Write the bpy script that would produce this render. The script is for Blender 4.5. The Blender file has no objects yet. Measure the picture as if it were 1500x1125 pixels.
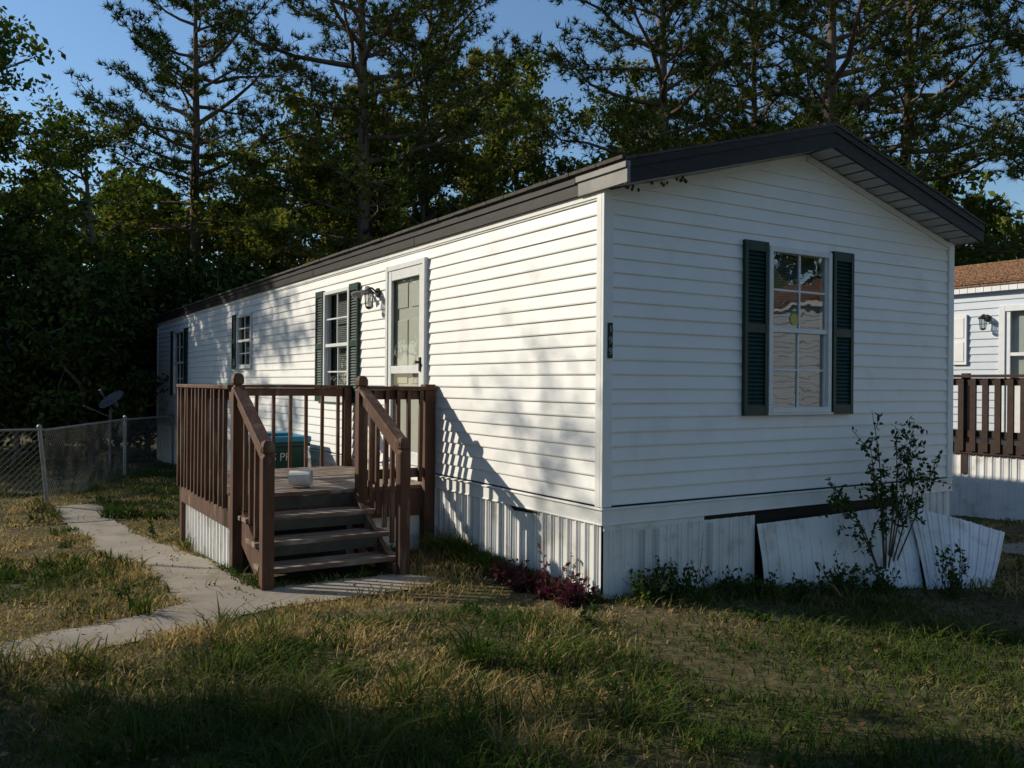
import bpy, math, random
import numpy as np
from mathutils import Vector, Matrix
random.seed(7)
scene = bpy.context.scene
COL = scene.collection

# ------------------------------------------------------------------ noise
_lat = np.random.default_rng(3).random((256, 256))
def vnoise(x, y, s):
    x = np.asarray(x, float) * s + 100.3; y = np.asarray(y, float) * s + 57.7
    xi = np.floor(x).astype(int); yi = np.floor(y).astype(int)
    fx = x - xi; fy = y - yi
    fx = fx*fx*(3-2*fx); fy = fy*fy*(3-2*fy)
    a = _lat[xi % 256, yi % 256]; b = _lat[(xi+1) % 256, yi % 256]
    c = _lat[xi % 256, (yi+1) % 256]; d = _lat[(xi+1) % 256, (yi+1) % 256]
    return (a*(1-fx)+b*fx)*(1-fy) + (c*(1-fx)+d*fx)*fy

def ground_z(x, y):
    x = np.asarray(x, float); y = np.asarray(y, float)
    z = -.05*np.clip(y, 0, 5) - .01*np.clip(y-5, 0, 15)
    z = z - .07*np.clip(x, 0, 3)
    z = z + .07*(vnoise(x, y, .5)-.5) + .03*(vnoise(x, y, 1.7)-.5)
    return z
def gz(x, y): return float(ground_z(x, y))

# ------------------------------------------------------------------ materials
def newmat(name):
    m = bpy.data.materials.new(name); m.use_nodes = True
    nt = m.node_tree; nt.nodes.clear()
    return m, nt, nt.nodes, nt.links

def ramp(N, stops):
    r = N.new('ShaderNodeValToRGB'); el = r.color_ramp.elements
    while len(el) < len(stops): el.new(.5)
    for e, (p, c) in zip(el, stops):
        e.position = p; e.color = (c[0], c[1], c[2], 1)
    return r

def pmat(name, c1, c2=None, scale=5, rough=.6, bump=0., bscale=60, spec=.3, stretch=(1,1,1), lo=.35, hi=.65,
         c3=None, scale3=40, lo3=.6, hi3=.75, metal=0., bump2=0., bscale2=1.5):
    m, nt, N, L = newmat(name)
    out = N.new('ShaderNodeOutputMaterial'); b = N.new('ShaderNodeBsdfPrincipled')
    b.inputs['Roughness'].default_value = rough
    b.inputs['Specular IOR Level'].default_value = spec
    b.inputs['Metallic'].default_value = metal
    L.new(b.outputs[0], out.inputs[0])
    tc = N.new('ShaderNodeTexCoord'); mp = N.new('ShaderNodeMapping')
    mp.inputs['Scale'].default_value = stretch
    L.new(tc.outputs['Object'], mp.inputs[0])
    b.inputs['Base Color'].default_value = (*c1, 1)
    if c2 is not None:
        n = N.new('ShaderNodeTexNoise'); n.inputs['Scale'].default_value = scale; n.inputs['Detail'].default_value = 5
        n.inputs['Roughness'].default_value = .65
        L.new(mp.outputs[0], n.inputs['Vector'])
        r = ramp(N, [(lo, c1), (hi, c2)]); L.new(n.outputs['Fac'], r.inputs[0])
        col = r.outputs[0]
        if c3 is not None:
            n3 = N.new('ShaderNodeTexNoise'); n3.inputs['Scale'].default_value = scale3; n3.inputs['Detail'].default_value = 5
            L.new(mp.outputs[0], n3.inputs['Vector'])
            r3 = ramp(N, [(lo3, (0,0,0)), (hi3, (1,1,1))]); L.new(n3.outputs['Fac'], r3.inputs[0])
            mx = N.new('ShaderNodeMixRGB'); L.new(r3.outputs[0], mx.inputs[0]); L.new(col, mx.inputs[1])
            mx.inputs[2].default_value = (*c3, 1); col = mx.outputs[0]
        L.new(col, b.inputs['Base Color'])
    last = None
    if bump:
        n2 = N.new('ShaderNodeTexNoise'); n2.inputs['Scale'].default_value = bscale; n2.inputs['Detail'].default_value = 4
        L.new(mp.outputs[0], n2.inputs['Vector'])
        bp = N.new('ShaderNodeBump'); bp.inputs['Strength'].default_value = bump; bp.inputs['Distance'].default_value = .01
        L.new(n2.outputs['Fac'], bp.inputs['Height']); last = bp
    if bump2:
        n4 = N.new('ShaderNodeTexNoise'); n4.inputs['Scale'].default_value = bscale2; n4.inputs['Detail'].default_value = 2
        L.new(tc.outputs['Object'], n4.inputs['Vector'])
        bq = N.new('ShaderNodeBump'); bq.inputs['Strength'].default_value = bump2; bq.inputs['Distance'].default_value = .02
        L.new(n4.outputs['Fac'], bq.inputs['Height'])
        if last: L.new(last.outputs[0], bq.inputs['Normal'])
        last = bq
    if last: L.new(last.outputs[0], b.inputs['Normal'])
    return m

def leafmat(name, stops, trans=.3, scale=.6, posmix=.5):
    """leaf / blade material: colour varies per leaf and by patches"""
    m, nt, N, L = newmat(name)
    out = N.new('ShaderNodeOutputMaterial')
    g = N.new('ShaderNodeNewGeometry'); tc = N.new('ShaderNodeTexCoord')
    n = N.new('ShaderNodeTexNoise'); n.inputs['Scale'].default_value = scale; n.inputs['Detail'].default_value = 1
    L.new(tc.outputs['Object'], n.inputs['Vector'])
    mr = N.new('ShaderNodeMapRange'); mr.inputs['From Min'].default_value = .3; mr.inputs['From Max'].default_value = .7
    L.new(n.outputs['Fac'], mr.inputs['Value'])
    mx = N.new('ShaderNodeMix'); mx.data_type = 'FLOAT'; mx.inputs[0].default_value = posmix
    L.new(g.outputs['Random Per Island'], mx.inputs[2]); L.new(mr.outputs[0], mx.inputs[3])
    r = ramp(N, stops); L.new(mx.outputs[0], r.inputs[0])
    b = N.new('ShaderNodeBsdfDiffuse'); L.new(r.outputs[0], b.inputs['Color'])
    if trans <= 0:
        L.new(b.outputs[0], out.inputs[0]); return m
    t = N.new('ShaderNodeBsdfTranslucent')
    hs = N.new('ShaderNodeHueSaturation'); hs.inputs['Value'].default_value = 1.5; hs.inputs['Saturation'].default_value = 1.1
    L.new(r.outputs[0], hs.inputs['Color']); L.new(hs.outputs[0], t.inputs['Color'])
    ms = N.new('ShaderNodeMixShader'); ms.inputs[0].default_value = trans
    L.new(b.outputs[0], ms.inputs[1]); L.new(t.outputs[0], ms.inputs[2]); L.new(ms.outputs[0], out.inputs[0])
    return m

def glassmat(name, tint=(.8,.85,.85), refl=.12):
    m, nt, N, L = newmat(name)
    out = N.new('ShaderNodeOutputMaterial')
    tr = N.new('ShaderNodeBsdfTransparent'); tr.inputs[0].default_value = (*tint, 1)
    gl = N.new('ShaderNodeBsdfGlossy'); gl.inputs['Roughness'].default_value = .015
    lw = N.new('ShaderNodeLayerWeight'); lw.inputs[0].default_value = .5
    pw = N.new('ShaderNodeMath'); pw.operation = 'POWER'; pw.inputs[1].default_value = 4
    ad = N.new('ShaderNodeMath'); ad.operation = 'MULTIPLY_ADD'; ad.inputs[1].default_value = .8; ad.inputs[2].default_value = refl
    ad.use_clamp = True
    L.new(lw.outputs['Facing'], pw.inputs[0]); L.new(pw.outputs[0], ad.inputs[0])
    n = N.new('ShaderNodeTexNoise'); n.inputs['Scale'].default_value = 3
    tc = N.new('ShaderNodeTexCoord'); L.new(tc.outputs['Object'], n.inputs['Vector'])
    bp = N.new('ShaderNodeBump'); bp.inputs['Strength'].default_value = .12; bp.inputs['Distance'].default_value = .02
    L.new(n.outputs['Fac'], bp.inputs['Height']); L.new(bp.outputs[0], gl.inputs['Normal'])
    ms = N.new('ShaderNodeMixShader'); L.new(ad.outputs[0], ms.inputs[0])
    L.new(tr.outputs[0], ms.inputs[1]); L.new(gl.outputs[0], ms.inputs[2]); L.new(ms.outputs[0], out.inputs[0])
    return m

M_SIDING = pmat('vinyl_siding_white', (.85,.85,.84), (.79,.79,.78), scale=1.3, rough=.5, spec=.35, bump=.04, bscale=90, bump2=.35, bscale2=2.2,
                c3=(.62,.61,.57), scale3=2.2, lo3=.58, hi3=.9)
M_TRIM = pmat('vinyl_trim_white', (.83,.83,.82), (.74,.74,.72), scale=4, rough=.45)
M_SKIRT = pmat('skirting_vinyl', (.80,.80,.80), (.66,.66,.64), scale=2.5, rough=.5, c3=(.38,.35,.27), scale3=5, lo3=.56, hi3=.85, bump2=.2, bscale2=4)
M_FASCIA = pmat('fascia_dark', (.017,.015,.014), (.034,.029,.026), scale=6, rough=.55, stretch=(1,1,4), spec=.2)
M_FASCIA2 = pmat('fascia_grey_piece', (.18,.175,.17), (.26,.25,.24), scale=5, rough=.5)
M_SOFFIT = pmat('soffit_white', (.55,.55,.54), (.45,.45,.44), scale=4, rough=.6)
M_SHINGLE = pmat('asphalt_shingle', (.05,.045,.04), (.10,.09,.08), scale=20, rough=.9, bump=.6, bscale=60)
M_SHUTTER = pmat('shutter_green', (.006,.028,.022), (.014,.046,.037), scale=8, rough=.45)
M_GLASS = glassmat('window_glass', refl=.18)
M_BLIND = pmat('window_blind', (.10,.11,.12), (.24,.25,.26), scale=1.6, rough=.8)
M_BLINDL = pmat('window_curtain_light', (.34,.34,.33), (.22,.22,.22), scale=1.5, rough=.8)
M_FRAME = pmat('window_frame_white', (.74,.76,.76), (.66,.68,.68), scale=9, rough=.4)
M_DOOR = pmat('door_cream', (.64,.63,.55), (.56,.55,.48), scale=3, rough=.5)
M_BLACK = pmat('black_metal', (.012,.012,.012), (.025,.024,.022), scale=30, rough=.4)
M_DARK = pmat('crawlspace_shade_paint', (.01,.01,.01))  # near-black paint standing in for shade behind the skirting
M_WOOD = pmat('stained_wood_brown', (.066,.030,.018), (.118,.058,.035), scale=6, rough=.7, bump=.4, bscale=25, stretch=(1,1,.25),
              c3=(.20,.145,.105), scale3=10, lo3=.56, hi3=.72)
M_WOODW = pmat('weathered_deck_boards', (.14,.08,.055), (.28,.22,.165), scale=5, rough=.8, bump=.5, bscale=30, stretch=(.35,2,1),
               c3=(.34,.30,.25), scale3=16, lo3=.48, hi3=.60)
M_TREAD = pmat('weathered_tread', (.10,.060,.042), (.22,.17,.13), scale=5, rough=.85, bump=.5, bscale=30, stretch=(.4,3,1),
               c3=(.32,.27,.22), scale3=9, lo3=.50, hi3=.64)
M_CONC = pmat('concrete_path', (.31,.28,.23), (.25,.22,.18), scale=1.2, rough=.95, bump=.2, bscale=60, c3=(.16,.135,.09), scale3=2.6, lo3=.48, hi3=.80)
M_GALV = pmat('galvanised_steel', (.30,.31,.31), (.20,.21,.20), scale=12, rough=.5, metal=.4)
M_PLASTW = pmat('bucket_white', (.80,.79,.75), (.66,.63,.57), scale=12, rough=.4)
M_BINGREEN = pmat('bin_green', (.010,.055,.045), (.014,.07,.058), scale=6, rough=.45)
M_TEAL = pmat('lid_teal', (.02,.20,.32), (.025,.24,.37), scale=6, rough=.45)
M_LETTER = pmat('letter_white', (.6,.6,.56))
M_DIGIT = pmat('digit_grey', (.38,.40,.38))
M_YELLOW = pmat('sticker_yellow', (.55,.50,.12), (.45,.42,.1), scale=30)
M_NUM = pmat('number_plate_dark', (.02,.035,.03))
M_NSIDE = pmat('neighbour_siding', (.55,.60,.66), (.48,.53,.59), scale=1.5, rough=.5, bump2=.2)
M_NROOF = pmat('neighbour_shingles', (.24,.13,.075), (.36,.21,.12), scale=14, rough=.9, bump=.6, bscale=40, c3=(.12,.07,.045), scale3=30, lo3=.5, hi3=.6)
M_NWOOD = pmat('neighbour_deck_wood', (.030,.016,.013), (.05,.028,.02), scale=8, rough=.7)
M_BARK = pmat('bark_pine', (.09,.062,.045), (.19,.13,.09), scale=9, rough=.95, bump=1., bscale=14, stretch=(1,1,.3))
M_BARKD = pmat('bark_grey', (.11,.10,.08), (.21,.19,.16), scale=7, rough=.95, bump=.8, bscale=14, stretch=(1,1,.3))
M_NEEDLE = leafmat('pine_needles', [(0,(.034,.058,.016)), (.38,(.072,.105,.023)), (.68,(.14,.155,.034)), (1,(.27,.205,.062))], trans=0., scale=.35, posmix=.5)
M_LEAF = leafmat('leaves_broad', [(0,(.036,.060,.015)), (.4,(.075,.115,.024)), (.75,(.15,.165,.036)), (1,(.28,.20,.06))], trans=.25, scale=.4, posmix=.45)
M_LEAFY = leafmat('leaves_light_green', [(0,(.065,.10,.022)), (.5,(.14,.165,.036)), (.8,(.22,.20,.05)), (1,(.33,.21,.07))], trans=.3, scale=.4, posmix=.4)  # lighter, yellower leaf tones
M_SHRUB = leafmat('leaves_shrub', [(0,(.018,.036,.012)), (.5,(.045,.075,.018)), (1,(.12,.13,.034))], trans=0., scale=.6, posmix=.4)
M_GRASS = leafmat('grass_blades', [(0,(.030,.055,.012)), (.4,(.052,.092,.018)), (.62,(.09,.11,.028)), (.8,(.17,.15,.065)), (1,(.30,.24,.12))], trans=.22, scale=.8, posmix=.55)
M_DRY_SUNLIT = leafmat('dry_sunlit_grass_blades', [(0,(.15,.12,.05)), (.35,(.28,.215,.09)), (.7,(.45,.34,.155)), (1,(.56,.43,.22))], trans=.3, scale=1.2, posmix=.4)  # straw colour, brightened so it also paints sunlit lawn patches
M_WEED = leafmat('weed_leaves', [(0,(.02,.045,.012)), (.6,(.045,.085,.02)), (1,(.09,.12,.03))], trans=.2, scale=2, posmix=.3)
M_PURPLE = leafmat('purple_leaves', [(0,(.05,.016,.024)), (.55,(.11,.028,.045)), (.85,(.06,.06,.025)), (1,(.26,.09,.13))], trans=.25, scale=2, posmix=.2)
M_LITTER = leafmat('fallen_leaves', [(0,(.07,.035,.015)), (.6,(.16,.09,.04)), (1,(.28,.18,.08))], trans=0., scale=2, posmix=.3)
M_STEM = pmat('plant_stem', (.07,.055,.03))
M_STEMP = pmat('plant_stem_purple', (.10,.04,.045))

def ground_material():
    m, nt, N, L = newmat('ground_soil_and_grass')
    out = N.new('ShaderNodeOutputMaterial'); b = N.new('ShaderNodeBsdfPrincipled'); b.inputs['Roughness'].default_value = .95
    b.inputs['Specular IOR Level'].default_value = .1
    tc = N.new('ShaderNodeTexCoord')
    n1 = N.new('ShaderNodeTexNoise'); n1.inputs['Scale'].default_value = .5; n1.inputs['Detail'].default_value = 7; n1.inputs['Roughness'].default_value = .7
    n2 = N.new('ShaderNodeTexNoise'); n2.inputs['Scale'].default_value = 14; n2.inputs['Detail'].default_value = 6
    L.new(tc.outputs['Object'], n1.inputs['Vector']); L.new(tc.outputs['Object'], n2.inputs['Vector'])
    r1 = ramp(N, [(.35,(.045,.050,.02)), (.5,(.075,.07,.03)), (.62,(.14,.11,.058)), (.75,(.20,.155,.085))])
    r2 = ramp(N, [(.35,(.02,.02,.01)), (.6,(.15,.115,.065))])
    L.new(n1.outputs['Fac'], r1.inputs[0]); L.new(n2.outputs['Fac'], r2.inputs[0])
    mx = N.new('ShaderNodeMixRGB'); mx.inputs[0].default_value = .4
    L.new(r1.outputs[0], mx.inputs[1]); L.new(r2.outputs[0], mx.inputs[2]); L.new(mx.outputs[0], b.inputs['Base Color'])
    bp = N.new('ShaderNodeBump'); bp.inputs['Strength'].default_value = .8; bp.inputs['Distance'].default_value = .03
    L.new(n2.outputs['Fac'], bp.inputs['Height']); L.new(bp.outputs[0], b.inputs['Normal']); L.new(b.outputs[0], out.inputs[0])
    return m
M_GROUND = ground_material()

# ------------------------------------------------------------------ mesh builder
class MB:
    def __init__(s): s.v = []; s.f = []
    def add(s, vs, fs):
        o = len(s.v); s.v += [tuple(v) for v in vs]; s.f += [tuple(i+o for i in f) for f in fs]
    def box(s, x0, x1, y0, y1, z0, z1):
        x0, x1 = min(x0,x1), max(x0,x1); y0, y1 = min(y0,y1), max(y0,y1); z0, z1 = min(z0,z1), max(z0,z1)
        s.add([(x0,y0,z0),(x1,y0,z0),(x1,y1,z0),(x0,y1,z0),(x0,y0,z1),(x1,y0,z1),(x1,y1,z1),(x0,y1,z1)],
              [(0,3,2,1),(4,5,6,7),(0,1,5,4),(1,2,6,5),(2,3,7,6),(3,0,4,7)])
    def tbox(s, T, a0, a1, z0, z1, n0, n1):
        p = T(a0,z0,n0); q = T(a1,z1,n1)
        s.box(p[0], q[0], p[1], q[1], p[2], q[2])
    def tquad(s, T, a0, a1, z0, z1, n):
        s.add([T(a0,z0,n),T(a1,z0,n),T(a1,z1,n),T(a0,z1,n)], [(0,1,2,3)])
    def beam(s, p0, p1, w, h, up=(0,0,1)):
        p0 = Vector(p0); p1 = Vector(p1); d = (p1-p0).normalized(); u = Vector(up)
        r = d.cross(u)
        if r.length < 1e-4: r = Vector((1,0,0))
        r.normalize(); u = r.cross(d).normalized()
        vs = []
        for p in (p0, p1):
            for a, b in ((-1,-1),(1,-1),(1,1),(-1,1)):
                vs.append(p + r*(a*w/2) + u*(b*h/2))
        s.add(vs, [(3,2,1,0),(4,5,6,7),(0,1,5,4),(1,2,6,5),(2,3,7,6),(3,0,4,7)])
    def tube(s, p0, p1, r0, r1=None, n=8, cap=True):
        r1 = r0 if r1 is None else r1
        p0 = Vector(p0); p1 = Vector(p1); d = (p1-p0).normalized()
        a = d.orthogonal().normalized(); b = d.cross(a)
        vs = []
        for p, r in ((p0,r0),(p1,r1)):
            for i in range(n):
                t = 2*math.pi*i/n; vs.append(p + a*(r*math.cos(t)) + b*(r*math.sin(t)))
        fs = [(i, (i+1)%n, n+(i+1)%n, n+i) for i in range(n)]
        if cap: fs += [tuple(range(n-1,-1,-1)), tuple(range(n,2*n))]
        s.add(vs, fs)
    def lathe(s, c, prof, n=16):
        vs = []; fs = []
        for (r, z) in prof:
            for i in range(n):
                t = 2*math.pi*i/n; vs.append((c[0]+r*math.cos(t), c[1]+r*math.sin(t), c[2]+z))
        for k in range(len(prof)-1):
            for i in range(n):
                fs.append((k*n+i, k*n+(i+1)%n, (k+1)*n+(i+1)%n, (k+1)*n+i))
        fs.append(tuple(range(n-1,-1,-1))); fs.append(tuple(range((len(prof)-1)*n, len(prof)*n)))
        s.add(vs, fs)
    def obj(s, name, mat, parent=None, bevel=0, smooth=False):
        me = bpy.data.meshes.new(name); me.from_pydata(s.v, [], s.f); me.materials.append(mat); me.update()
        o = bpy.data.objects.new(name, me); COL.objects.link(o)
        if parent: o.parent = parent
        if bevel:
            md = o.modifiers.new('bevel', 'BEVEL'); md.width = bevel; md.segments = 2; md.limit_method = 'ANGLE'
        if smooth:
            me.polygons.foreach_set('use_smooth', [True]*len(me.polygons))
        return o

def empty(name):
    e = bpy.data.objects.new(name, None); COL.objects.link(e); return e

def trimesh(name, verts, tris, mats, midx=None, smooth=None):
    me = bpy.data.meshes.new(name)
    nv, nf = len(verts), len(tris)
    me.vertices.add(nv); me.vertices.foreach_set('co', np.asarray(verts, np.float32).ravel())
    me.loops.add(nf*3); me.loops.foreach_set('vertex_index', np.asarray(tris, np.int32).ravel())
    me.polygons.add(nf); me.polygons.foreach_set('loop_start', np.arange(nf, dtype=np.int32)*3)
    for m in mats: me.materials.append(m)
    if midx is not None: me.polygons.foreach_set('material_index', np.asarray(midx, np.int32))
    if smooth is not None: me.polygons.foreach_set('use_smooth', np.asarray(smooth, bool))
    me.update(calc_edges=True)
    return me

# ------------------------------------------------------------------ wall helpers
def T_side(x0): return lambda a, z, n: (x0-n, a, z)       # wall facing -x
def T_end(y0): return lambda a, z, n: (a, y0-n, z)        # wall facing -y

def siding(T, a0, a1, z0, z1, holes, mat, name, parent, clip=None, exp=.105):
    mb = MB(); z = z0
    while z < z1-.01:
        zt = min(z+exp, z1)
        cuts = sorted({z, zt} | {h for H in holes for h in (H[2]+.02, H[3]-.02) if z < h < zt})
        for ci in range(len(cuts)-1):
            u0, u1 = cuts[ci], cuts[ci+1]
            iv0 = [(a0, a1)]
            for (h0,h1,hz0,hz1) in holes:
                if u0 < hz1-.021 and u1 > hz0+.021:
                    nv = []
                    for (p,q) in iv0:
                        if h0 <= p and h1 >= q: continue
                        if h1 <= p or h0 >= q: nv.append((p,q)); continue
                        if h0 > p: nv.append((p,h0+.01))
                        if h1 < q: nv.append((h1-.01,q))
                    iv0 = nv
            nf = lambda zz: .0175-(.0175-.004)*max(0,(zz-z-.01))/(exp-.01)
            for (p,q) in iv0:
                pb, qb, pt, qt = p, q, p, q
                if clip:
                    lo, hi = clip(u0); pb, qb = max(pb,lo), min(qb,hi)
                    lo, hi = clip(u1); pt, qt = max(pt,lo), min(qt,hi)
                    if pt >= qt: pt = qt = (pb+qb)/2
                ns = max(1, int((q-p)/.6))
                for k in range(ns):
                    f0, f1 = k/ns, (k+1)/ns
                    b0, b1 = pb+(qb-pb)*f0, pb+(qb-pb)*f1
                    t0, t1 = pt+(qt-pt)*f0, pt+(qt-pt)*f1
                    j0 = .0015*math.sin(b0*3+z*9); j1 = .0015*math.sin(b1*3+z*9)
                    if ci == 0:
                        zm_ = min(z+.01, (u0+u1)/2)
                        mb.add([T(b0,z,.003), T(b1,z,.003), T(b0,z,.016+j0), T(b1,z,.016+j1), T(b0,zm_,.0175+j0), T(b1,zm_,.0175+j1), T(t0,u1,nf(u1)), T(t1,u1,nf(u1))],
                               [(0,1,3,2),(2,3,5,4),(4,5,7,6)])
                    else:
                        mb.add([T(b0,u0,nf(u0)), T(b1,u0,nf(u0)), T(t0,u1,nf(u1)), T(t1,u1,nf(u1))], [(0,1,3,2)])
        z = zt
    return mb.obj(name, mat, parent)

def window(T, a0, a1, z0, z1, parent, shut=(True,True), cols=2, rows=2, sw=.27, backing=None, shutmat=None):
    fr = MB(); w = .045
    fr.tbox(T, a0, a0+w, z0, z1, -.05, .045); fr.tbox(T, a1-w, a1, z0, z1, -.05, .045)
    fr.tbox(T, a0+w, a1-w, z1-w, z1, -.05, .043); fr.tbox(T, a0+w, a1-w, z0, z0+w, -.05, .047)
    fr.tbox(T, a0-.015, a1+.015, z0-.02, z0-.001, 0, .055)
    zm = (z0+z1)/2
    fr.tbox(T, a0+w, a1-w, zm-.02, zm+.02, -.02, .032)
    for (s0,s1,n) in ((z0+w, zm-.02, .005), (zm+.02, z1-w, .017)):
        for c in range(1, cols):
            a = a0+w+(a1-a0-2*w)*c/cols
            fr.tbox(T, a-.009, a+.009, s0, s1, n-.010, n+.006)
        for r_ in range(1, rows):
            zz = s0+(s1-s0)*r_/rows
            fr.tbox(T, a0+w, a1-w, zz-.009, zz+.009, n-.008, n+.004)
        fr.tbox(T, a0+w, a0+w+.02, s0, s1, n-.015, n+.009); fr.tbox(T, a1-w-.02, a1-w, s0, s1, n-.015, n+.009)
    fr.obj('window_frame', M_FRAME, parent, bevel=.003)
    g = MB(); g.tquad(T, a0+w, a1-w, z0+w, zm, -.001); g.tquad(T, a0+w, a1-w, zm, z1-w, .011)
    g.obj('window_glass', M_GLASS, parent)
    b = MB(); zz = z0+.02
    while zz < z1-.02:
        b.add([T(a0+.01,zz,-.075), T(a1-.01,zz,-.075), T(a1-.01,zz+.022,-.09), T(a0+.01,zz+.022,-.09)], [(0,1,2,3)])
        zz += .024
    b.tbox(T, a0-.02, a1+.02, z0-.02, z1+.02, -.13, -.11)
    b.obj('window_blind', backing or M_BLIND, parent)
    s = MB()
    for side, on in ((0, shut[0]), (1, shut[1])):
        if not on: continue
        s0 = a0-.018-sw if side == 0 else a1+.018
        s1 = s0+sw; zt, zb = z1+.02, z0-.02
        f = .035
        s.tbox(T, s0, s0+f, zb, zt, .018, .05); s.tbox(T, s1-f, s1, zb, zt, .018, .05)
        for (c, hh) in ((zb+.04,.04),(zt-.04,.04),(zm,.035)):
            s.tbox(T, s0+f, s1-f, c-hh, c+hh, .018, .048)
        s.tbox(T, s0+f, s1-f, zb+.08, zt-.08, .018, .022)
        for (u0,u1) in ((zb+.08, zm-.035),(zm+.035, zt-.08)):
            k = int((u1-u0)/.032)
            for i in range(k):
                zz = u0+(u1-u0)*i/k
                s.add([T(s0+f,zz,.044), T(s1-f,zz,.044), T(s1-f,zz+.03,.024), T(s0+f,zz+.03,.024), T(s0+f,zz-.004,.026), T(s1-f,zz-.004,.026)],
                      [(0,1,2,3),(0,4,5,1)])
    if s.v: s.obj('shutters', shutmat or M_SHUTTER, parent)

def ribbed(mb, p0, p1, ztop, zbot, nrm, pitch=.11, depth=.014):
    """vertical ribbed skirting from p0 to p1 (xy)"""
    p0 = Vector(p0); p1 = Vector(p1); d = p1-p0; Lh = d.length; d.normalize(); n = Vector(nrm[:2])
    prof = []; a = 0.
    while a < Lh:
        for (da, dn) in ((0,0),(.045,0),(.052,depth),(.066,depth),(.073,0),(.086,0),(.09,depth*.5),(.097,depth*.5),(.101,0)):
            if a+da <= Lh: prof.append((a+da, dn))
        a += pitch
    prof.append((Lh, 0))
    vs = []; fs = []
    for (a, dn) in prof:
        q = p0 + d*a + n*dn
        zb = zbot if zbot is not None else gz(q.x, q.y)-.08
        vs.append((q.x, q.y, zb)); vs.append((q.x, q.y, ztop))
    for i in range(len(prof)-1): fs.append((2*i, 2*i+2, 2*i+3, 2*i+1))
    mb.add(vs, fs)

# ================================================================== MOBILE HOME
home = empty('mobile_home')
W, LEN, ZB, ZT, ZP = 4.27, 17.4, .49, 2.90, 3.47
TS, TE = T_side(0.), T_end(0.)
door = (2.80, 3.75, .66, 2.75)
w1 = (4.85, 5.72, 1.28, 2.65); w2 = (9.10, 9.98, 1.74, 2.62); w3 = (14.25, 15.35, 1.2, 2.6)
we = (1.67, 2.45, 1.28, 2.65)
siding(TS, .055, LEN, .63, ZT, [door, w1, w2, w3], M_SIDING, 'siding_long_wall', home)
sl = (ZP-ZT)/(W/2)
clip = lambda z: (0, W) if z <= ZT else ((z-ZT)/sl, W-(z-ZT)/sl)
siding(TE, .055, W-.055, .63, ZP-.01, [we], M_SIDING, 'siding_end_wall', home, clip=clip)
mb = MB()
mb.add([(W,0,ZB),(W,LEN,ZB),(W,LEN,ZT),(W,0,ZT)], [(0,1,2,3)])
mb.add([(0,LEN,ZB),(W,LEN,ZB),(W,LEN,ZT),(W/2,LEN,ZP),(0,LEN,ZT)], [(4,3,2,1,0)])
mb.add([(.2,.2,ZB),(W-.05,.2,ZB),(W-.05,LEN-.05,ZB),(.2,LEN-.05,ZB)], [(0,1,2,3)])
mb.obj('rear_walls_and_floor', M_SIDING, home)
mb = MB()
mb.box(-.028, .06, -.028, -.0, .62, ZT); mb.box(-.028, 0, .0005, .06, .62, ZT)
mb.box(W-.06, W+.028, -.028, 0, .62, ZT+.02); mb.box(W+.0005, W+.028, .0005, .06, .62, ZT)
mb.box(-.028, 0, LEN-.06, LEN+.02, .62, ZT)
mb.obj('corner_posts', M_TRIM, home, bevel=.004)
mb = MB()
mb.box(-.024, 0, 0, LEN, ZB, .615); mb.box(-.024, W+.024, -.024, -.0005, ZB, .615)
mb.box(-.036, -.024, -.024, LEN, .60, .612); mb.box(-.036, W+.024, -.036, -.024, .60, .612)
mb.box(-.030, -.024, -.024, LEN, ZB, ZB+.012); mb.box(-.030, W+.024, -.030, -.024, ZB, ZB+.012)
mb.obj('base_trim', M_TRIM, home, bevel=.003)
mb = MB()
mb.box(-.026, -.004, .06, LEN, ZT-.05, ZT-.002)
for sgn in (0, 1):
    p0 = Vector((.06 if sgn == 0 else W-.06, -.015, ZT-.02)); p1 = Vector((W/2, -.015, ZP-.035))
    mb.beam(p0, p1, .024, .05, up=(0,0,1))
mb.obj('frieze_trim', M_TRIM, home)
OV, FR = .05, .30
zr0, zr1 = 3.06, 3.655
mb = MB()
for s in (0, 1):
    xe = -OV-.02 if s == 0 else W+OV+.02
    a = [(xe,-FR-.02,zr0),(W/2,-FR-.02,zr1),(W/2,LEN+.15,zr1),(xe,LEN+.15,zr0)]
    b = [(x,y,z-.02) for (x,y,z) in a]
    mb.add(a+b, [(0,1,2,3),(7,6,5,4),(0,4,5,1),(3,2,6,7),(0,3,7,4)])
r_ = random.Random(3); y = -FR
while y < LEN:
    wd_ = .28+.08*r_.random(); mb.box(-OV-.035-.008*r_.random(), -.02, y, y+wd_-.008, zr0-.012, zr0+.012+.004*r_.random()); y += wd_
mb.obj('roof_shingles', M_SHINGLE, home)
mb = MB()
for s in (0, 1):
    xe = -OV if s == 0 else W+OV
    y0, y1 = -FR, -FR+.025
    top0, top1 = zr0-.022, zr1-.022
    vs = []
    for y in (y0, y1):
        vs += [(xe,y,top0-.155),(W/2,y,top1-.175),(W/2,y,top1),(xe,y,top0)]
    mb.add(vs, [(0,1,2,3),(7,6,5,4),(0,4,5,1),(1,5,6,2),(2,6,7,3),(3,7,4,0)])
    vs = []
    for y in (y0-.012, y0-.001):
        vs += [(xe,y,top0-.05),(W/2,y,top1-.05),(W/2,y,top1+.004),(xe,y,top0+.004)]
    mb.add(vs, [(0,1,2,3),(7,6,5,4),(0,4,5,1),(1,5,6,2),(2,6,7,3),(3,7,4,0)])
mb.box(W+OV-.025, W+OV, -FR+.026, LEN+.15, zr0-.17, zr0-.022)
mb.box(-OV, -OV+.025, .26, LEN+.15, zr0-.165, zr0-.022)
mb.box(-OV-.014, -OV-.001, .28, LEN+.15, zr0-.075, zr0-.02)
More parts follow.
